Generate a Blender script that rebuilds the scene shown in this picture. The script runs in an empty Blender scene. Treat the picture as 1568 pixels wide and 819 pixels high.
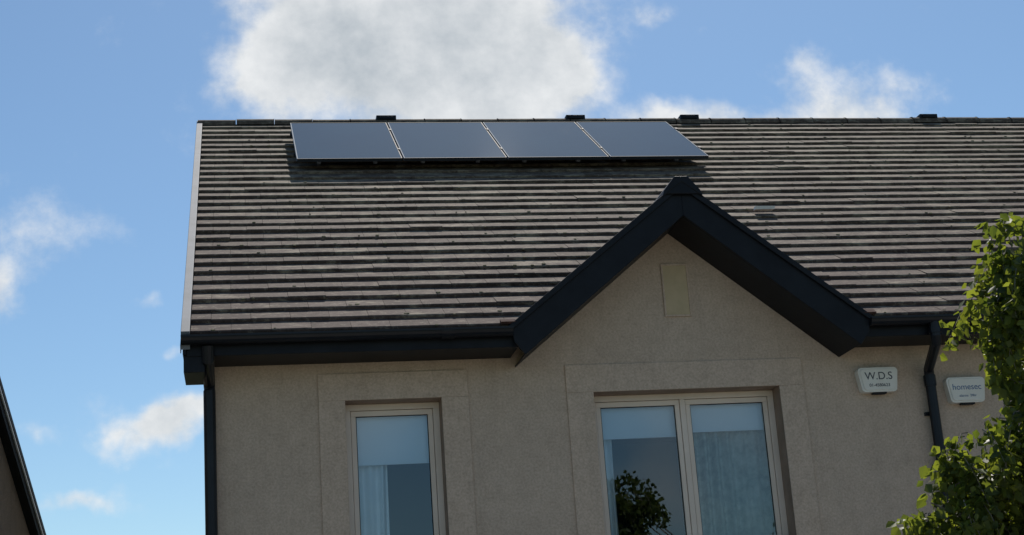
import bpy, math, random
from mathutils import Vector, Matrix
random.seed(7)
Z0=4.4
PITCH=0.586; CP,SP=math.cos(PITCH),math.sin(PITCH)
EY,EZ=-0.5,0.432; SL=7.34
SC=bpy.context.scene
# ---------------------------------------------------------------- helpers
def mesh_obj(name,verts,faces,mats,parent=None,midx=None,smooth=False,z0=True):
    me=bpy.data.meshes.new(name)
    me.from_pydata([(v[0],v[1],v[2]+(Z0 if z0 else 0)) for v in verts],[],faces)
    if not isinstance(mats,(list,tuple)): mats=[mats]
    for m in mats: me.materials.append(m)
    if midx:
        for p,i in zip(me.polygons,midx): p.material_index=i
    if smooth:
        for p in me.polygons: p.use_smooth=True
    me.update()
    ob=bpy.data.objects.new(name,me); SC.collection.objects.link(ob)
    if parent: ob.parent=parent
    return ob
def empty(name):
    e=bpy.data.objects.new(name,None); SC.collection.objects.link(e); return e
class B:
    def __init__(s): s.v=[];s.f=[];s.m=[]
    def poly(s,pts,m=0):
        n=len(s.v); s.v+=list(pts); s.f.append(tuple(range(n,n+len(pts)))); s.m.append(m)
    def box(s,x0,x1,y0,y1,z0,z1,m=0,fn=None):
        p=[(x0,y0,z0),(x1,y0,z0),(x1,y1,z0),(x0,y1,z0),(x0,y0,z1),(x1,y0,z1),(x1,y1,z1),(x0,y1,z1)]
        if fn: p=[fn(*q) for q in p]
        n=len(s.v); s.v+=p
        for q in [(0,3,2,1),(4,5,6,7),(0,1,5,4),(1,2,6,5),(2,3,7,6),(3,0,4,7)]:
            s.f.append(tuple(n+i for i in q)); s.m.append(m)
    def prism(s,pts,y0,y1,m=0):   # pts in XZ
        n=len(s.v);k=len(pts)
        s.v+=[(x,y0,z) for x,z in pts]+[(x,y1,z) for x,z in pts]
        s.f.append(tuple(range(n,n+k)));s.m.append(m)
        s.f.append(tuple(range(n+2*k-1,n+k-1,-1)));s.m.append(m)
        for i in range(k):
            j=(i+1)%k; s.f.append((n+j,n+i,n+k+i,n+k+j));s.m.append(m)
    def tube(s,path,r,m=0,seg=12):
        n=len(s.v);path=[Vector(p) for p in path]
        for i,p in enumerate(path):
            a=path[max(i-1,0)];b=path[min(i+1,len(path)-1)];t=(b-a).normalized()
            u=t.orthogonal().normalized() if abs(t.y)>.9 else t.cross(Vector((0,1,0))).normalized()
            w=t.cross(u); rr=r[i] if isinstance(r,(list,tuple)) else r
            for k in range(seg):
                an=2*math.pi*k/seg;q=p+u*math.cos(an)*rr+w*math.sin(an)*rr;s.v.append(tuple(q))
        for i in range(len(path)-1):
            for k in range(seg):
                s.f.append((n+i*seg+k,n+i*seg+(k+1)%seg,n+(i+1)*seg+(k+1)%seg,n+(i+1)*seg+k));s.m.append(m)
        s.f.append(tuple(n+k for k in range(seg)));s.m.append(m)
        s.f.append(tuple(n+(len(path)-1)*seg+k for k in range(seg)));s.m.append(m)
    def obj(s,name,mats,parent=None,smooth=False,bevel=0,z0=True):
        o=mesh_obj(name,s.v,s.f,mats,parent,s.m,smooth,z0)
        if bevel:
            md=o.modifiers.new('bev','BEVEL');md.width=bevel;md.segments=2;md.limit_method='ANGLE'
        return o
def RF(X,s,h=0): return (X,EY+s*CP-h*SP,EZ+s*SP+h*CP)

class NT:
    def __init__(s,nt): s.nt=nt
    def n(s,t,**k):
        nd=s.nt.nodes.new(t)
        for a,b in k.items(): setattr(nd,a,b)
        return nd
    def set(s,sock,v):
        if isinstance(v,bpy.types.NodeSocket): s.nt.links.new(v,sock)
        else: sock.default_value=v
    def math(s,op,*a,clamp=False):
        nd=s.n('ShaderNodeMath',operation=op,use_clamp=clamp)
        for i,v in enumerate(a): s.set(nd.inputs[i],v)
        return nd.outputs[0]
    def vmath(s,op,*a,out=0):
        nd=s.n('ShaderNodeVectorMath',operation=op)
        for i,v in enumerate(a): s.set(nd.inputs[i],v)
        return nd.outputs[out]
    def noise(s,vec,scale,detail=4,rough=.5,dist=0):
        nd=s.n('ShaderNodeTexNoise'); s.set(nd.inputs['Vector'],vec)
        nd.inputs['Scale'].default_value=scale;nd.inputs['Detail'].default_value=detail
        nd.inputs['Roughness'].default_value=rough;nd.inputs['Distortion'].default_value=dist
        return nd.outputs['Fac']
    def mp(s,vec,scale=(1,1,1),loc=(0,0,0),rot=(0,0,0)):
        nd=s.n('ShaderNodeMapping');s.set(nd.inputs['Vector'],vec)
        nd.inputs['Scale'].default_value=scale;nd.inputs['Location'].default_value=loc;nd.inputs['Rotation'].default_value=rot
        return nd.outputs[0]
    def ramp(s,f,a,b,ca=(0,0,0,1),cb=(1,1,1,1)):
        nd=s.n('ShaderNodeValToRGB');s.set(nd.inputs[0],f)
        e=nd.color_ramp.elements
        e[0].position=a;e[1].position=b;e[0].color=ca;e[1].color=cb
        return nd.outputs[0]
    def mix(s,f,a,b,mode='MIX'):
        nd=s.n('ShaderNodeMix',data_type='RGBA',blend_type=mode)
        s.set(nd.inputs[0],f);s.set(nd.inputs[6],a);s.set(nd.inputs[7],b)
        return nd.outputs[2]
    def bump(s,h,st,d=.01):
        nd=s.n('ShaderNodeBump');s.set(nd.inputs['Height'],h);nd.inputs['Strength'].default_value=st;nd.inputs['Distance'].default_value=d
        return nd.outputs[0]
def mat(name,col=(.5,.5,.5),rough=.6,metal=0):
    m=bpy.data.materials.new(name);m.use_nodes=True
    t=NT(m.node_tree);b=m.node_tree.nodes['Principled BSDF']
    b.inputs['Base Color'].default_value=(*col,1);b.inputs['Roughness'].default_value=rough;b.inputs['Metallic'].default_value=metal
    return m,t,b
def c4(*c): return (*c,1)
def noisy(name,c1,c2,scale=6,rough=.6,bump=0,bscale=80,metal=0,bd=.005,detail=3,spec=.5):
    m,t,b=mat(name,c1,rough,metal)
    b.inputs['Specular IOR Level'].default_value=spec
    co=t.n('ShaderNodeTexCoord').outputs['Object']
    f=t.noise(co,scale,detail,.6)
    t.set(b.inputs['Base Color'],t.ramp(f,.35,.68,c4(*c1),c4(*c2)))
    if bump: t.set(b.inputs['Normal'],t.bump(t.noise(co,bscale,2,.6),bump,bd))
    return m
# ---------------------------------------------------------------- materials
def render_mat(name,ca,cb,cc,bs=1.0):
    m,t,b=mat(name,ca,.92)
    co=t.n('ShaderNodeTexCoord').outputs['Object']
    f1=t.noise(co,1.3,5,.65);f2=t.noise(co,55,2,.7);f3=t.noise(t.mp(co,(7,7,.7)),1.0,3,.6);f4=t.noise(co,9,3,.7)
    c=t.ramp(f1,.3,.7,c4(*ca),c4(*cb))
    c=t.mix(t.math('MULTIPLY',t.ramp(f3,.5,.78),.35),c,c4(*cc))
    c=t.mix(t.ramp(f2,.35,.7),c,t.mix(1.0,c,c4(.76,.75,.74),'MULTIPLY'))
    c=t.mix(t.math('MULTIPLY',t.ramp(f4,.42,.68),.7),c,t.mix(1.0,c,c4(.84,.83,.81),'MULTIPLY'))
    t.set(b.inputs['Base Color'],c)
    h=t.math('ADD',t.noise(co,120,2,.7),t.math('MULTIPLY',t.noise(co,34,2,.6),.8))
    t.set(b.inputs['Normal'],t.bump(h,.65*bs,.006))
    return m
M_wall=render_mat('sand_render',(.64,.495,.375),(.57,.44,.335),(.43,.335,.25))
M_band=render_mat('smooth_plaster_band',(.66,.505,.38),(.60,.46,.35),(.45,.35,.265),.5)
M_dark=noisy('black_fascia_paint',(.006,.007,.010),(.010,.012,.016),5,.5,.15,60,spec=.2)
M_gut=noisy('gutter_plastic',(.006,.007,.010),(.010,.012,.016),4,.4,spec=.3)
M_verge=noisy('verge_trim',(.13,.15,.17),(.19,.21,.24),3,.7,spec=.3)
M_slab=noisy('roof_underlay',(.02,.02,.02),(.03,.03,.03),3,.9)
M_frame=noisy('window_frame_upvc',(.70,.58,.47),(.76,.64,.53),3,.4)
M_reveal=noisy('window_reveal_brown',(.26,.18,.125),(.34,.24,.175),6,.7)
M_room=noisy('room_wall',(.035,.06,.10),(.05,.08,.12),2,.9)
M_blind=noisy('roller_blind',(.78,.82,.85),(.81,.85,.88),2,.8)
M_curt=noisy('curtain_fabric',(.78,.81,.82),(.83,.85,.85),8,.9)
M_curtd=noisy('grey_curtain_fabric',(.30,.33,.29),(.50,.52,.46),14,.9)
M_white=noisy('alarm_box_plastic',(.74,.69,.59),(.79,.75,.66),5,.4)
M_txt=noisy('alarm_box_lettering',(.04,.04,.05),(.06,.06,.07),5,.5)
M_txtb=noisy('alarm_box_blue_lettering',(.10,.16,.28),(.12,.2,.33),5,.5)
M_vent=noisy('vent_plate',(.54,.42,.26),(.48,.375,.23),9,.8,.2,50)
M_alu=noisy('anodised_aluminium',(.35,.38,.42),(.45,.48,.52),8,.5,metal=.6)
def tile_mat():
    m,t,b=mat('concrete_roof_tile',(.12,.1,.1),.9)
    b.inputs['Specular IOR Level'].default_value=.15
    co=t.n('ShaderNodeTexCoord').outputs['Object']
    at=t.n('ShaderNodeAttribute',attribute_name='tint')
    sep=t.n('ShaderNodeSeparateXYZ');t.set(sep.inputs[0],co)
    tint=at.outputs['Fac']
    base=t.ramp(tint,0,1,c4(.082,.057,.049),c4(.125,.090,.077))
    n1=t.noise(co,.9,5,.7);n2=t.noise(t.mp(co,(3.2,8,8)),1.6,4,.75);n3=t.noise(co,17,3,.8)
    hz=t.math('MULTIPLY',t.math('SUBTRACT',sep.outputs[2],Z0+.4),.30,clamp=True)
    c=t.mix(t.ramp(n1,.35,.62),base,t.mix(1.0,base,c4(.74,.72,.72),'MULTIPLY'))
    lich=t.math('ADD',t.math('MULTIPLY_ADD',tint,.10,n2),t.math('MULTIPLY',hz,.09))
    lm=t.ramp(t.math('ADD',lich,t.math('MULTIPLY',n1,.45)),.82,1.0)
    c=t.mix(t.math('MULTIPLY',lm,.75),c,c4(.35,.295,.215))
    c=t.mix(t.math('MULTIPLY',hz,.26),c,c4(.18,.15,.095))
    c=t.mix(t.math('MULTIPLY',t.ramp(n3,.55,.66),.5),c,c4(.29,.245,.185))
    c=t.mix(t.math('MULTIPLY',t.ramp(n3,.34,.46,c4(1,1,1),c4(0,0,0)),.6),c,c4(.04,.030,.026))
    t.set(b.inputs['Base Color'],c)
    t.set(b.inputs['Normal'],t.bump(n3,.6,.007))
    return m
M_tile=tile_mat()
def glass_mat(name,tr=1.0):
    m=bpy.data.materials.new(name);m.use_nodes=True;t=NT(m.node_tree);m.node_tree.nodes.clear()
    out=t.n('ShaderNodeOutputMaterial');tb=t.n('ShaderNodeBsdfTransparent');tb.inputs[0].default_value=(.76*tr,.88*tr,.95*tr,1)
    g=t.n('ShaderNodeBsdfGlossy');g.inputs['Roughness'].default_value=.0
    g.inputs['Color'].default_value=(.85,.95,1,1)
    co=t.n('ShaderNodeTexCoord').outputs['Object']
    t.set(g.inputs['Normal'],t.bump(t.noise(co,2.2,1,.4),.08,.02))
    fr=t.n('ShaderNodeFresnel');fr.inputs[0].default_value=1.5
    f=t.math('MULTIPLY',fr.outputs[0],2.5,clamp=True)
    mx=t.n('ShaderNodeMixShader');t.set(mx.inputs[0],f);t.set(mx.inputs[1],tb.outputs[0]);t.set(mx.inputs[2],g.outputs[0])
    t.set(out.inputs[0],mx.outputs[0]);return m
M_glass=glass_mat('window_glass')
def panel_mat():
    m,t,b=mat('solar_cell_glass',(.012,.016,.026),.02)
    co=t.n('ShaderNodeTexCoord').outputs['Object']
    n=t.noise(co,1.4,3,.6)
    t.set(b.inputs['Base Color'],t.ramp(n,.3,.7,c4(.009,.026,.044),c4(.013,.036,.056)))
    b.inputs['IOR'].default_value=1.29
    return m
M_pv=panel_mat()
M_pvf=noisy('panel_frame_black',(.02,.022,.026),(.03,.033,.038),6,.7,spec=.2)
M_edge=noisy('panel_frame_edge',(.28,.31,.34),(.34,.37,.40),6,.8,spec=.1)

# ---------------------------------------------------------------- house
house=empty('semi_detached_house')
AX,AZ,GS=3.75,1.59,.79          # gable apex, slope
WH=.32
win=[(1.017,1.775),(3.005,4.57)];SILL=-1.28;RV=.2
def build_walls():
    b=B();xs=[-.03,1.017,1.775,3.005,4.57,16.2];zs=[-Z0,SILL,0,WH]
    for i in range(5):
        for j in range(3):
            if i in(1,3) and j==1: continue
            b.poly([(xs[i],0,zs[j]),(xs[i+1],0,zs[j]),(xs[i+1],0,zs[j+1]),(xs[i],0,zs[j+1])])
    t=(AZ-.12-WH)/GS
    b.poly([(AX-t,0,WH),(AX+t,0,WH),(AX,0,AZ-.12)])
    H=EZ-.15
    yr=EY+SL*CP;zr=EZ+SL*SP
    for x in(-.03,16.2):
        b.poly([(x,0,-Z0),(x,0,H+.3),(x,yr,zr-.15),(x,2*yr,H+.3),(x,2*yr,-Z0)])
    b.poly([(-.03,2*yr,-Z0),(-.03,2*yr,H+.3),(16.2,2*yr,H+.3),(16.2,2*yr,-Z0)])
    b.obj('rendered_walls',M_wall,house)
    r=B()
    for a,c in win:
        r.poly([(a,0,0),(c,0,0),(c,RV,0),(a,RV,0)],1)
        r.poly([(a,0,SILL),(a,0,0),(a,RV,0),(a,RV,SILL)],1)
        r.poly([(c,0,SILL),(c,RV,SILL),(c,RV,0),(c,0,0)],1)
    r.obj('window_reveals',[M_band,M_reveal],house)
    p=B();pr=.014
    for (a,c),(xl,xr,zt) in zip(win,[(.81,1.99,.215),(2.785,4.78,.225)]):
        p.box(xl,a,-pr,0.01,-1.5,0);p.box(c,xr,-pr,.01,-1.5,0);p.box(xl,xr,-pr,.01,0.0005,zt);p.box(a,c,-pr,.01,-1.5,SILL-.07)
    p.obj('window_surround_bands',M_band,house,bevel=.003)
    s=B()
    for a,c in win: s.box(a-.03,c+.03,-.06,RV,SILL-.07,SILL)
    s.obj('window_sills',noisy('sill_concrete',(.36,.34,.3),(.3,.28,.25),5,.8),house,bevel=.006)
build_walls()
def build_window(a,c,panes,k):
    f=B();y0,y1=RV-.03,RV+.05;w=.05
    f.box(a,c,y0,y1,-.05,-.001);f.box(a,a+w,y0,y1,SILL,-.05);f.box(c-w,c,y0,y1,SILL,-.05);f.box(a+w,c-w,y0,y1,SILL,SILL+w)
    n=panes;W=(c-a-2*w);iw=(W-(n-1)*.045)/n
    g=B()
    for i in range(n):
        x0=a+w+i*(iw+.045);x1=x0+iw
        if i: f.box(x0-.045,x0,y0+.004,y1,SILL+w,-.05)
        q=.042 # sash
        f.box(x0+.003,x1-.003,y0+.012,y1-.01,-.053-q,-.053,0);f.box(x0+.003,x0+q,y0+.012,y1-.01,SILL+w+.003,-.053-q)
        f.box(x1-q,x1-.003,y0+.012,y1-.01,SILL+w+.003,-.053-q);f.box(x0+q,x1-q,y0+.012,y1-.01,SILL+w+.003,SILL+w+q)
        g.poly([(x0+q-.004,y0+.03,SILL+w+q-.004),(x1-q+.004,y0+.03,SILL+w+q-.004),(x1-q+.004,y0+.03,-.05-q),(x0+q-.004,y0+.03,-.05-q)])
        gk=.006
        f.box(x0+q,x1-q,y0+.022,y0+.028,-.053-q-gk,-.053-q,1)
        f.box(x0+q,x0+q+gk,y0+.022,y0+.028,SILL+w+q,-.053-q-gk,1);f.box(x1-q-gk,x1-q,y0+.022,y0+.028,SILL+w+q,-.053-q-gk,1)
    f.obj('window_frame_%d'%k,[M_frame,M_dark],house,bevel=.004)
    g.obj('window_glass_%d'%k,M_glass,house)
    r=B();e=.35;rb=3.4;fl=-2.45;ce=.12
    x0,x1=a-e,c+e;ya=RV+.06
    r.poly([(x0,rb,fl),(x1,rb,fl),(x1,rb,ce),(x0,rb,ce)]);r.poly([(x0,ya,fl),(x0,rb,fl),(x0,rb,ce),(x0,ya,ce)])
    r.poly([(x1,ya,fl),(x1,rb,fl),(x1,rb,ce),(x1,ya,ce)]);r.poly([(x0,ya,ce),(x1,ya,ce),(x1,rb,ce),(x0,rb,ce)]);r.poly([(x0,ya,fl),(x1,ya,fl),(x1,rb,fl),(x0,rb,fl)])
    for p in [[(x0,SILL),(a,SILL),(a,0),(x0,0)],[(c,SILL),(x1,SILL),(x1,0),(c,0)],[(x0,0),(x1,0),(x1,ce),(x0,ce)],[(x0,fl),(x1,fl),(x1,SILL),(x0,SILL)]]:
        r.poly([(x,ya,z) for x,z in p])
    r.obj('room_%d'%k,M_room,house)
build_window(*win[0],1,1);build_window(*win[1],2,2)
def curtain(x0,x1,y,z0,z1,m,name,folds=6,amp=.025):
    N=folds*10;v=[];f=[]
    ph=random.random()*6
    for r in range(9):
        z=z1+(z0-z1)*r/8
        for i in range(N+1):
            u=i/N;x=x0+(x1-x0)*u+.008*math.sin(u*9+r*.4)
            v.append((x,y+amp*math.sin(u*folds*2*math.pi+ph+.12*r)*(.7+.3*math.sin(u*7)),z))
    for r in range(8):
        for i in range(N):
            q=r*(N+1)+i;f.append((q,q+1,q+N+2,q+N+1))
    mesh_obj(name,v,f,m,house,smooth=True)
bl=B();bl.box(1.03,1.76,.262,.266,-.46,.05);bl.box(3.02,3.78,.262,.266,-.33,.05);bl.box(3.80,4.56,.262,.266,-.30,.05)
bl.box(1.03,1.76,.257,.272,-.475,-.46);bl.box(3.02,3.78,.257,.272,-.345,-.33);bl.box(3.8,4.56,.257,.272,-.315,-.30)
bl.obj('roller_blinds',M_blind,house)
curtain(1.0,1.36,.32,-1.6,.05,M_curt,'curtain_1',4,.042)
curtain(3.0,3.21,.32,-1.6,.05,M_curt,'curtain_2',3,.04)
curtain(3.86,4.6,.32,-1.6,.05,M_curtd,'curtain_3',7,.042)

# eaves
XR=16.4
e=B()
def eave(xa,xb):
    e.box(xa,xb,-.44,-.415,.29,.44);e.box(xa,xb,-.415,.0,.30,.315)
eave(-.18,AX-1.40);eave(AX+1.40,XR)
e.box(-.2,-.045,-.43,.03,.17,.42)        # boxed end
e.box(-.205,-.18,-.46,.6,.30,.42)
for sg in(-1,1):
    def P(dx,z): return (AX+sg*dx,z)
    hw=(AZ-.43)/GS
    def pr(pts,a,c): e.prism(pts if sg<0 else pts[::-1],a,c)
    pr([P(0,AZ),P(hw,.43),P(hw-.02,.32),P(hw-.10,.215),P(0,AZ-.27)],-.50,-.47)
    pr([P(0,AZ+.025),P(hw+.03,.43+.005),P(hw+.03,.385),P(0,AZ-.04)],-.525,-.5005)
    pr([P(0,AZ-.27),P(hw-.10,.22),P(hw-.10,.235),P(0,AZ-.25)],-.4695,-.002)
    pr([P(0,AZ+.01),P(hw+.02,.425),P(hw+.02,.37),P(0,AZ-.05)],-.4695,1.5)
e.obj('fascia_soffit_bargeboards',M_dark,house,bevel=.004)
cap=B();cap.prism([(AX-.17,AZ-.125),(AX-.15,AZ-.065),(AX-.055,AZ+.05),(AX+.055,AZ+.05),(AX+.15,AZ-.065),(AX+.17,AZ-.125),(AX,AZ-.0)][::-1],-.545,1.4);cap.prism([(AX-.14,AZ-.10),(AX-.05,AZ+.03),(AX+.05,AZ+.03),(AX+.14,AZ-.10)][::-1],-.54,-.526)
cap.obj('gable_ridge_cap',M_dark,house,bevel=.008)
def gutter(xa,xb,name):
    b=B();r=.058;n=10;yc=-.50;zc=.425
    xs=[xa];
    while xs[-1]+2<xb: xs.append(xs[-1]+2)
    xs.append(xb)
    prof=[(yc-r*math.cos(math.pi*k/n),zc-r*1.05*math.sin(math.pi*k/n)) for k in range(n+1)]
    prof=[(prof[0][0]-.008,zc+.004),(prof[0][0]-.008,zc-.012)]+prof
    for i in range(len(xs)-1):
        for k in range(len(prof)-1):
            a,c=prof[k],prof[k+1]
            b.poly([(xs[i],a[0],a[1]),(xs[i],c[0],c[1]),(xs[i+1],c[0],c[1]),(xs[i+1],a[0],a[1])])
    for x in(xa,xb): b.poly([(x,p[0],p[1]) for p in prof[2:]])
    for x in xs[1:-1]:
        pr=[(yc-(r+.008)*math.cos(math.pi*k/n),zc-(r+.008)*1.05*math.sin(math.pi*k/n)) for k in range(n+1)]
        for k in range(n):
            a,c=pr[k],pr[k+1];b.poly([(x-.05,a[0],a[1]),(x-.05,c[0],c[1]),(x+.05,c[0],c[1]),(x+.05,a[0],a[1])])
    b.obj(name,M_gut,house)
gutter(-.215,AX-1.46,'gutter_1');gutter(AX+1.46,XR,'gutter_2')
dp=B()
dp.tube([(5.76,-.5,.40),(5.76,-.5,.27),(5.77,-.47,.22),(5.85,-.10,.08),(5.86,-.07,.02),(5.86,-.07,-1.5),(5.86,-.07,-Z0+.1)],.042)
dp.tube([(5.86,-.07,.03),(5.86,-.07,-.06)],.050);dp.tube([(5.76,-.5,.34),(5.76,-.5,.29)],.05)
dp.tube([(5.86,-.07,-.55),(5.86,-.07,-.62)],.049)
dp.tube([(-.02,-.47,.36),(-.02,-.45,.26),(-.02,-.08,.16),(-.02,-.062,.1),(-.02,-.062,-1.8),(-.02,-.062,-Z0+.1)],.046)
for z in(-.3,-1.7): dp.box(5.80,5.92,-.03,.0,z,z+.03)
dp.obj('downpipes',M_gut,house,smooth=False)

# roof slab with notch, plus rear slope
sb=B()
ns=(AZ-EZ)/SP
pts=[(-.19,.02),(AX-1.40,.02),(AX,ns-.03),(AX+1.40,.02),(XR,.02),(XR,SL),(-.19,SL)]
sb.poly([RF(x,s,-.004) for x,s in pts]);sb.poly([RF(x,s,-.05) for x,s in pts][::-1])
for i in range(len(pts)):
    a,c=pts[i],pts[(i+1)%len(pts)];sb.poly([RF(*a,-.05),RF(*c,-.05),RF(*c,-.004),RF(*a,-.004)])
yr=EY+SL*CP;zr=EZ+SL*SP
sb.poly([(-.19,yr,zr),(XR,yr,zr),(XR,2*yr+.5,EZ),(-.19,2*yr+.5,EZ)])
sb.obj('roof_slab',M_slab,house)
# tiles
v=[];f=[];tint=[]
NC=30;G=(SL-.06)/NC;TW=.30
for c in range(NC):
    s0=.02+c*G;s1=s0+G+.03
    x=-.145-(TW/2 if c%2 else 0);rowj=random.uniform(-.003,.003);rt=random.uniform(-.15,.15);sag=random.random()*6
    while x<XR:
        xa=max(x+.0012,-.145);xb=min(x+TW-.0012,XR);x+=TW
        if xb-xa<.03: continue
        xm=(xa+xb)/2;z=EZ+(s0+G/2)*SP
        if z< AZ-GS*abs(xm-AX)-.10: continue
        h=.032+rowj+random.uniform(-.002,.002)+.002*math.sin(xm*.9+sag);tl=random.uniform(-.0015,.0015);ds=random.uniform(-.003,.003)+.004*math.sin(xm*.6+sag)
        if random.random()<.04: h+=.006;tl*=3
        n=len(v);t=min(1,max(0,random.random()+rt))
        P=[RF(xa,s0+ds,h-.032),RF(xb,s0+ds,h-.032+tl),RF(xa,s0+ds,h-.008),RF(xb,s0+ds,h-.008+tl),RF(xa,s0+ds+.010,h),RF(xb,s0+ds+.010,h+tl),RF(xa,s1,.002),RF(xb,s1,.002),RF(xa,s1,-.02),RF(xb,s1,-.02)]
        v+=P
        for q in [(0,1,3,2),(2,3,5,4),(4,5,7,6),(0,2,4,6,8),(1,9,7,5,3),(0,8,9,1)]:
            f.append(tuple(n+i for i in q));tint.append(t)
me_o=mesh_obj('roof_tiles',v,f,M_tile,house)
at=me_o.data.attributes.new('tint','FLOAT','FACE')
at.data.foreach_set('value',tint)
# small moss tufts sitting on the tile noses
mv=[];mf=[]
for k in range(520):
    c=random.randrange(NC);X=random.uniform(-.1,11.5);s=.02+c*G+random.uniform(-.004,.05)
    z=EZ+s*SP
    if z<AZ-GS*abs(X-AX)+.1: continue
    if .6<X<5.6 and 4.6<s<6.8: continue
    rx=random.uniform(.008,.022);rs=rx*random.uniform(.6,1.0);hh=random.uniform(.006,.012);n=len(mv)
    for (q,hq) in((1.0,.028),(.7,.028+hh*.8)):
        for a in range(6): mv.append(RF(X+rx*q*math.cos(a*math.pi/3+k),s+rs*q*math.sin(a*math.pi/3+k),hq))
    for a in range(6): mf.append((n+a,n+(a+1)%6,n+6+(a+1)%6,n+6+a))
    mf.append(tuple(n+6+a for a in range(6)))
mesh_obj('moss_tufts',mv,mf,noisy('roof_moss',(.10,.09,.05),(.25,.22,.14),8,.95,spec=.1),house)
# ridge tiles
rb=B();x=-.2;yr2,zr2=yr,zr-.01
while x<XR:
    r=.105+random.uniform(-.003,.003);n=len(rb.v);xe=min(x+.44,XR);K=10;zz=random.uniform(-.004,.004)
    for xx in(x,xe):
        for k in range(K+1):
            an=math.pi*k/K;rb.v.append((xx,yr2-r*1.25*math.cos(an),zr2-.045+zz+r*math.sin(an)))
    for k in range(K): rb.f.append((n+k,n+k+1,n+K+1+k+1,n+K+1+k));rb.m.append(0)
    rb.f.append(tuple(n+k for k in range(K+1)));rb.m.append(0);rb.f.append(tuple(n+K+1+k for k in range(K,-1,-1)));rb.m.append(0)
    x+=.45
for X in(2.03,4.37,5.83,9.02):
    rb.box(X-.12,X+.12,yr2-.10,yr2+.1,zr2+.02,zr2+.085,1);rb.box(X-.09,X+.09,yr2-.115,yr2+.115,zr2+.03,zr2+.07,1)
rb.obj('ridge_tiles',[M_tile,M_dark],house,bevel=.006)
# verge strip
vb=B()
def rfn(x,s,h): return RF(x,s,h)
vb.box(-.215,-.150,-.02,SL,-.10,.045,0,rfn);vb.box(-.222,-.2155,-.02,SL,-.13,-.06,0,rfn)
vb.obj('verge_trim',M_verge,house,bevel=.004)
fl=B()
fl.box(AX-1.55,AX-1.43,.0,.05,.03,.05,0,rfn);fl.box(AX+1.42,AX+1.52,.0,.07,.03,.05,0,rfn)
fl.obj('valley_lead',noisy('dull_lead',(.06,.03,.025),(.09,.05,.04),20,.9,spec=.1),house)
fr=B();fr.prism([(0,0),(.2,.0),(.19,.03),(.05,.04),(0,.03)],0,.04)
vs=[]
for (a,yy,cz) in fr.v: vs.append(RF(5.27+a,3.05+cz*1.5,.038+yy*.8+(.028 if cz<.02 else 0)))
mesh_obj('mortar_fragment',vs,fr.f,noisy('pale_mortar',(.90,.90,.88),(.86,.86,.84),20,.8),house)
vp=B();vp.box(3.675,3.875,-.012,.0,.62,1.04,0)
vp.box(3.66,3.675,-.018,.0,.605,1.055,1);vp.box(3.875,3.89,-.018,.0,.605,1.055,1);vp.box(3.675,3.875,-.018,.0,1.04,1.055,1);vp.box(3.675,3.875,-.018,.0,.605,.62,1)
vp.obj('gable_vent_plate',[M_vent,M_band],house,bevel=.002)

# ---------------------------------------------------------------- solar panels
PX,PW,PL,HP=.8566,1.1252,1.762,.17;ST=SL-.70
for i in range(4):
    x0=PX+i*PW;x1=x0+PW-.018;sa,sb_=ST-PL,ST;b=B();fw=.010
    b.box(x0+fw,x1-fw,sa+fw,sb_-fw,HP-.03,HP-.002,0,rfn)
    b.box(x0,x1,sa,sa+fw,HP-.035,HP,1,rfn);b.box(x0,x1,sb_-fw,sb_,HP-.035,HP,1,rfn)
    b.box(x0,x0+fw,sa+fw,sb_-fw,HP-.035,HP,3,rfn);b.box(x1-fw,x1,sa+fw,sb_-fw,HP-.035,HP,3 if i==3 else 1,rfn)
    for s in(sa+.4,sb_-.4):
        b.box(x0-.02,x1+(.06 if i==3 else .0),s-.02,s+.02,HP-.075,HP-.037,1,rfn)
        b.box(x1-.002,x1+.016 if i<3 else x1+.03,s-.03,s+.03,HP-.03,HP+.008,1,rfn)
        for xx in(x0+.25,x1-.25): b.box(xx-.02,xx+.02,s-.03,s+.03,.0,HP-.077,2,rfn)
    o=b.obj('solar_panel',[M_pv,M_pvf,M_alu,M_edge])
# ---------------------------------------------------------------- alarm boxes
def alarm(x0,x1,z0,z1,txt,sub,mt,ts):
    w=x1-x0;r=.035;pts=[]
    def arc(cx,cz,a0,a1,rr):
        for k in range(6):
            a=math.radians(a0+(a1-a0)*k/5);pts.append((cx+rr*math.cos(a),cz+rr*math.sin(a)))
    arc(x1-r,z1-r,90,0,r);arc(x1-.02-r,z0+r,0,-90,r);arc(x0+.02+r,z0+r,-90,-180,r);arc(x0+r,z1-r,180,90,r)
    b=B();pts=pts[::-1];b.prism(pts,-.075,-.001)
    cx,cz=(x0+x1)/2,(z0+z1)/2
    b.prism([(cx+(px-cx)*.9,cz+(pz-cz)*.86) for px,pz in pts],-.082,-.0752)
    b.box(cx-.06,cx+.06,-.07,-.02,z0-.015,z0-.001,1)
    o=b.obj('alarm_box',[M_white,M_dark],bevel=.006)
    for s,sz,dz in((txt,ts,.01),(sub,ts*.42,-.05)):
        cu=bpy.data.curves.new('lettering','FONT');cu.body=s;cu.size=sz;cu.align_x='CENTER';cu.extrude=.0008;cu.materials.append(mt)
        to=bpy.data.objects.new('lettering',cu);SC.collection.objects.link(to);to.rotation_euler=(math.pi/2,0,0)
        to.location=(cx,-.0835,cz+dz-.01+Z0);to.parent=o
alarm(5.235,5.585,-.095,.112,'W.D.S','01-4580623',M_txt,.09)
alarm(6.0,6.345,-.21,.005,'homesec','alarms  24hr',M_txtb,.072)
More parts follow.
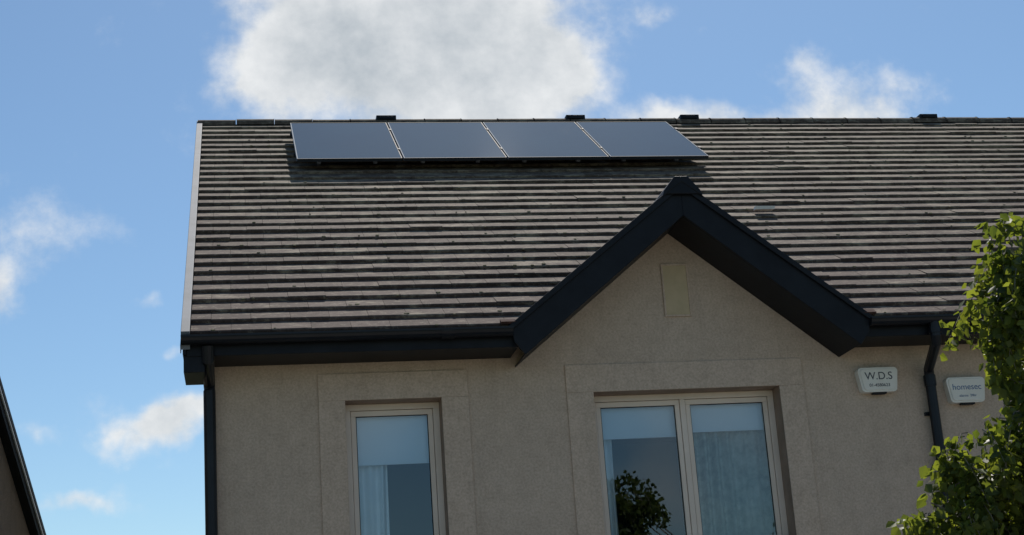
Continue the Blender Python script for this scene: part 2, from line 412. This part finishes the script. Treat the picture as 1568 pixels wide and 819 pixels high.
# ---------------------------------------------------------------- neighbouring house (left)
nb=empty('neighbouring_house')
p0=Vector((-2.16,4.0));d=Vector((.22,2.0)).normalized()
nrm=Vector((d.y,-d.x))
def NB(u,w,z): q=p0+d*u+nrm*w;return (q.x,q.y,z)
zt=lambda u: 1.10-.655*abs(u+2.2)+.655*2.2
ridge=1.10+.655*2.2
b=B();ul,ur=-7.2,2.8;WO=-.10
gz=lambda u: zt(u)-.16
b.poly([NB(ul,WO,-Z0),NB(ur,WO,-Z0),NB(ur,WO,gz(ur)),NB(-2.2,WO,ridge-.16),NB(ul,WO,gz(ul))])
b.poly([NB(ur,WO,-Z0),NB(ur,-9,-Z0),NB(ur,-9,gz(ur)),NB(ur,WO,gz(ur))])
b.poly([NB(ul,WO,-Z0),NB(ul,-9,-Z0),NB(ul,-9,gz(ul)),NB(ul,WO,gz(ul))])
b.obj('pebbledash_walls',render_mat('pebbledash',(.58,.47,.37),(.47,.385,.30),(.32,.26,.2),2.0),nb)
b=B()
for (ua,ub) in((-2.2,ur+.35),(ul-.35,-2.2)):
    za,zb=zt(ua),zt(ub)
    def slab(w0,w1,t0,t1,m):
        P=[]
        for t in(t0,t1):
            P+=[NB(ua,w0,za+t),NB(ub,w0,zb+t),NB(ub,w1,zb+t),NB(ua,w1,za+t)]
        n=len(b.v);b.v.extend(P)
        for q in [(0,1,2,3),(7,6,5,4),(0,4,5,1),(1,5,6,2),(2,6,7,3),(3,7,4,0)]:
            b.f.append(tuple(n+i for i in q));b.m.append(m)
    slab(-9,-.03,-.06,-.0,1)
    slab(-.03,.0,-.22,-.045,0);slab(-.03,.012,-.0445,.02,0);slab(.0005,.014,-.105,-.08,2)
    slab(WO,-.031,-.2,-.17,0)
b.obj('roof_and_verge',[M_dark,M_tile,noisy('pale_verge',(.65,.7,.75),(.7,.75,.8),5,.5)],nb)
dh=empty('distant_house')
b=B();b.box(-4.2,8,48,56,-Z0,2.2,0);b.obj('walls',M_wall,dh)
b=B();b.v=[(-4.6,47.6,2.2),(8.4,47.6,2.2),(8.4,56.4,2.2),(-4.6,56.4,2.2),(-3.0,52,4.75),(8.4,52,4.75)]
b.f=[(0,1,5,4),(2,3,4,5),(3,0,4),(1,2,5)];b.m=[0]*4;b.obj('tiled_roof',M_tile,dh)

# ---------------------------------------------------------------- ground
def gmat():
    m,t,b=mat('grass_ground',(.06,.09,.03),.95)
    co=t.n('ShaderNodeTexCoord').outputs['Object']
    c=t.ramp(t.noise(co,.4,5,.7),.3,.7,c4(.06,.085,.03),c4(.13,.14,.06));t.set(b.inputs['Base Color'],c);return m
mesh_obj('ground',[(-600,-600,0),(600,-600,0),(600,600,0),(-600,600,0)],[(0,1,2,3)],gmat(),z0=False)
pv=noisy('concrete_paving',(.43,.39,.34),(.51,.465,.41),1.5,.9,.3,40)
mesh_obj('driveway',[(-1.5,-11.2,.004),(14,-11.2,.004),(14,-.0,.004),(-1.5,0,.004)],[(0,1,2,3)],pv,z0=False)
mesh_obj('road',[(-80,-20,.008),(80,-20,.008),(80,-13,.008),(-80,-13,.008)],[(0,1,2,3)],noisy('asphalt',(.05,.05,.05),(.065,.065,.065),2,.9,.3,60),z0=False)
b=B();b.box(-80,80,-13,-11.2,-.0,.12);b.obj('pavement',pv,z0=False,bevel=.01)
# ---------------------------------------------------------------- tree
def leaf_mat():
    m=bpy.data.materials.new('birch_leaf');m.use_nodes=True;t=NT(m.node_tree);m.node_tree.nodes.clear()
    out=t.n('ShaderNodeOutputMaterial');at=t.n('ShaderNodeAttribute',attribute_name='tint').outputs['Fac']
    c=t.ramp(at,0,1,c4(.036,.060,.016),c4(.12,.150,.034))
    df=t.n('ShaderNodeBsdfPrincipled');df.inputs['Roughness'].default_value=.5;t.set(df.inputs['Base Color'],c)
    df.inputs['Specular IOR Level'].default_value=.35
    tr=t.n('ShaderNodeBsdfTranslucent');t.set(tr.inputs[0],t.mix(1.0,c,c4(2.9,2.6,1.0),'MULTIPLY'))
    mx=t.n('ShaderNodeMixShader');mx.inputs[0].default_value=.5
    t.set(mx.inputs[1],df.outputs[0]);t.set(mx.inputs[2],tr.outputs[0]);t.set(out.inputs[0],mx.outputs[0]);return m
M_leaf=leaf_mat();M_bark=noisy('birch_bark',(.10,.08,.06),(.3,.28,.25),9,.85,.4,30)
def tree(name,base,clumps,nleaf,lsz,seed):
    rnd=random.Random(seed);root=empty(name)
    b=B();bx,by=base
    topz=max(c[2] for c in clumps)
    tr=[(bx,by,-Z0),(bx+.05,by,-Z0+1.2),(bx-.03,by+.04,-Z0+2.2),(bx+.03,by,topz*.6-Z0*.4),(bx,by,topz)]
    b.tube(tr,[.11,.09,.07,.045,.012],seg=10)
    V=[];F=[];T=[]
    tot=sum(c[3]**2 for c in clumps)
    for (cx,cy,cz,r) in clumps:
        s=Vector((bx,by,max(min(-2.1,cz-.4),-Z0+1.3)));e_=Vector((cx,cy,cz+r*.3))
        m1=s.lerp(e_,.5)+Vector((0,0,-.35 if cx<5 else .1));m2=s.lerp(e_,.85)+Vector((0,0,-.15 if cx<5 else .05))
        b.tube([s,m1,m2,e_],[.020,.013,.008,.004],seg=6)
        nt=int(max(6,36*r*r/.12))
        cnt=int(nleaf*r*r/tot/nt)+1
        for k in range(nt):
            while True:
                q=Vector((rnd.uniform(-1,1),rnd.uniform(-1,1),rnd.uniform(-1,1)))
                if q.length<1: break
            st=Vector((cx,cy,cz))+q*r
            L=rnd.uniform(.12,.42)*(.6+r);dr=Vector((q.x*.5+rnd.uniform(-.25,.25),q.y*.5+rnd.uniform(-.25,.25),-.8+rnd.uniform(-.3,.5))).normalized()
            if rnd.random()<.06: dr=Vector((-.6+rnd.uniform(-.3,.3),rnd.uniform(-.3,.3),rnd.uniform(.0,.6))).normalized();L*=.7
            pth=[st-Vector((q.x,q.y,-.1))*r*.3,st,st+dr*L*.5,st+dr*L+Vector((0,0,-.05))]
            b.tube(pth,[.004,.003,.002,.001],seg=3)
            tt=rnd.random()
            for l in range(cnt):
                u=rnd.random();p=pth[1].lerp(pth[3],u)+Vector((rnd.gauss(0,.035),rnd.gauss(0,.035),rnd.gauss(0,.03)))
                sz=lsz*rnd.uniform(.6,1.25)
                ax=Vector((rnd.gauss(0,.6),rnd.gauss(0,.6),-rnd.uniform(.1,1))).normalized()
                sd=ax.cross(Vector((rnd.gauss(0,1),rnd.gauss(0,1),rnd.gauss(0,1)))).normalized();nn=ax.cross(sd)
                n=len(V)
                V+=[p,p+ax*sz*.35+sd*sz*.36+nn*sz*.07,p+ax*sz,p+ax*sz*.35-sd*sz*.36+nn*sz*.07,p+ax*sz*.7+sd*sz*.22+nn*sz*.03,p+ax*sz*.7-sd*sz*.22+nn*sz*.03]
                F+=[(n,n+1,n+4,n+2),(n,n+2,n+5,n+3)];tv=min(1,max(0,.5*tt+.5*rnd.random()));T+=[tv,tv]
    b.obj('trunk_and_limbs',M_bark,root)
    o=mesh_obj('foliage',[tuple(p) for p in V],F,M_leaf,root)
    a=o.data.attributes.new('tint','FLOAT','FACE');a.data.foreach_set('value',T)
    return root
Y=-4.5
cl=[(4.38,Y,-.12,.18),(4.50,Y+.1,-.26,.26),(4.32,Y-.1,-.34,.19),(4.19,Y,-.50,.17),(4.38,Y,-.56,.24),(4.50,Y+.2,-.80,.19),
    (4.44,Y,-1.02,.24),(4.22,Y-.1,-1.16,.20),(4.00,Y,-1.20,.17),(4.20,Y+.1,-1.38,.29),(3.85,Y-.1,-1.40,.18),(3.66,Y,-1.56,.15),(3.88,Y,-1.66,.26),(4.22,Y,-1.72,.34),(3.55,Y,-1.74,.18),(3.42,Y,-1.86,.17),
    (4.5,Y-.3,-.45,.24),(4.4,Y-.3,-1.30,.27),(4.1,Y+.35,-1.62,.27),(4.46,Y-.3,-.2,.2),(6.6,Y,.0,.35),(6.6,Y,-.7,.4),(6.7,Y,-1.5,.4),(7.2,Y,-.4,.4),(4.4,Y,-2.2,.35),(3.8,Y,-2.2,.3)]
tree('birch_tree',(6.75,Y),cl,21000,.064,3)
# ---------------------------------------------------------------- sky, sun
SE,SA=math.radians(50.0),math.radians(15)
sd=Vector((math.sin(SA)*math.cos(SE),math.cos(SA)*math.cos(SE),math.sin(SE)))
sun=bpy.data.lights.new('sun','SUN');sun.energy=4.9;sun.angle=math.radians(.5);sun.color=(1,.94,.86)
so=bpy.data.objects.new('sun',sun);SC.collection.objects.link(so);so.rotation_euler=sd.to_track_quat('Z','Y').to_euler();so.location=(0,0,30)
w=bpy.data.worlds.new('World');SC.world=w;w.use_nodes=True;t=NT(w.node_tree);w.node_tree.nodes.clear()
out=t.n('ShaderNodeOutputWorld');bg=t.n('ShaderNodeBackground')
sk=t.n('ShaderNodeTexSky',sky_type='NISHITA');sk.sun_disc=False;sk.sun_elevation=SE;sk.sun_rotation=SA;sk.air_density=1.0;sk.dust_density=.3;sk.ozone_density=2.0
co=t.n('ShaderNodeTexCoord').outputs['Generated']
sp=t.n('ShaderNodeSeparateXYZ');t.set(sp.inputs[0],co)
ym=t.math('MAXIMUM',sp.outputs[1],.05)
gx=t.math('DIVIDE',sp.outputs[0],ym);gz=t.math('DIVIDE',sp.outputs[2],ym)
cv=t.n('ShaderNodeCombineXYZ');t.set(cv.inputs[0],gx);t.set(cv.inputs[1],gz);cv=cv.outputs[0]
wn=t.n('ShaderNodeTexNoise');t.set(wn.inputs['Vector'],cv);wn.inputs['Scale'].default_value=13;wn.inputs['Detail'].default_value=4;wn.inputs['Roughness'].default_value=.62
cw=t.vmath('MULTIPLY_ADD',wn.outputs['Color'],(.09,.06,0),cv)
blobs=[(.10,.475,.085,.05,1.3),(.035,.425,.038,.022,1.0),(.13,.42,.085,.035,1.3),(.205,.425,.04,.04,1.1),(.17,.50,.08,.05,1.0),
 (.316,.390,.042,.015,.95),(.45,.400,.042,.022,1.0),(.40,.380,.05,.010,.7),(.425,.435,.02,.016,.5),(.305,.469,.014,.009,.45),
 (-.120,.315,.035,.026,.55),(-.148,.278,.02,.018,.75),(-.052,.180,.024,.015,1.1),(-.03,.192,.018,.012,.9),(-.100,.137,.024,.009,.7),(-.126,.184,.016,.008,.5),(-.060,.269,.009,.006,.45),(-.044,.241,.010,.004,.4)]
tot=0.0
for (cx,cz,rx,rz,a) in blobs:
    k=math.sqrt(.8)
    dv=t.vmath('MULTIPLY_ADD',cw,(k/rx,k/rz,0),(-(cx+.045)*k/rx,-(cz+.03)*k/rz,0))
    r2=t.vmath('DOT_PRODUCT',dv,dv,out='Value')
    tot=t.math('MULTIPLY_ADD',t.math('POWER',.3679,r2),a,tot)
front=t.math('GREATER_THAN',sp.outputs[1],.06)
tot=t.math('MULTIPLY',tot,front)
n1=t.noise(cv,18,6,.64)
n1b=t.noise(co,3.0,3,.6)
dens=t.math('ADD',tot,t.math('MULTIPLY',t.math('SUBTRACT',n1,.5),1.5))
mr=t.n('ShaderNodeMapRange',interpolation_type='SMOOTHSTEP');t.set(mr.inputs[0],dens);mr.inputs[1].default_value=.16;mr.inputs[2].default_value=1.1
mr2=t.n('ShaderNodeMapRange',interpolation_type='SMOOTHSTEP');t.set(mr2.inputs[0],n1b);mr2.inputs[1].default_value=.60;mr2.inputs[2].default_value=.76
gen=t.math('MULTIPLY',mr2.outputs[0],t.math('LESS_THAN',sp.outputs[1],.06))
cov=t.math('MULTIPLY',t.math('MAXIMUM',mr.outputs[0],gen),.94)
wsb=t.n('ShaderNodeSeparateXYZ');t.set(wsb.inputs[0],wn.outputs['Color'])
sh=t.math('ADD',t.math('MULTIPLY',dens,-.13),t.math('ADD',t.math('MULTIPLY',n1,.9),t.math('MULTIPLY',wsb.outputs[2],.5)))
shade=t.ramp(sh,.30,.68,c4(4.6,5.0,5.3),c4(7.9,8.0,8.0))
skyc=t.mix(1.0,sk.outputs[0],c4(.74,.87,.92),'MULTIPLY')
t.set(bg.inputs[0],t.mix(cov,skyc,shade));bg.inputs[1].default_value=.109
t.set(out.inputs[0],bg.outputs[0])
# ---------------------------------------------------------------- camera
C=Vector((0.1841,-11.9924,-2.3512+Z0));yaw,pi_,ro=0.1839,0.2723,-0.0701
F=Vector((math.sin(yaw)*math.cos(pi_),math.cos(yaw)*math.cos(pi_),math.sin(pi_)))
R0=Vector((math.cos(yaw),-math.sin(yaw),0));U0=R0.cross(F)
R=R0*math.cos(ro)+U0*math.sin(ro);U=-R0*math.sin(ro)+U0*math.cos(ro)
cd=bpy.data.cameras.new('camera');cd.sensor_width=36;cd.lens=2379.08/1568*36;cd.clip_end=3000
cam=bpy.data.objects.new('camera',cd);SC.collection.objects.link(cam)
cam.matrix_world=Matrix(((R.x,U.x,-F.x,C.x),(R.y,U.y,-F.y,C.y),(R.z,U.z,-F.z,C.z),(0,0,0,1)))
SC.camera=cam
SC.view_settings.view_transform='Standard';SC.view_settings.look='None';SC.view_settings.exposure=0
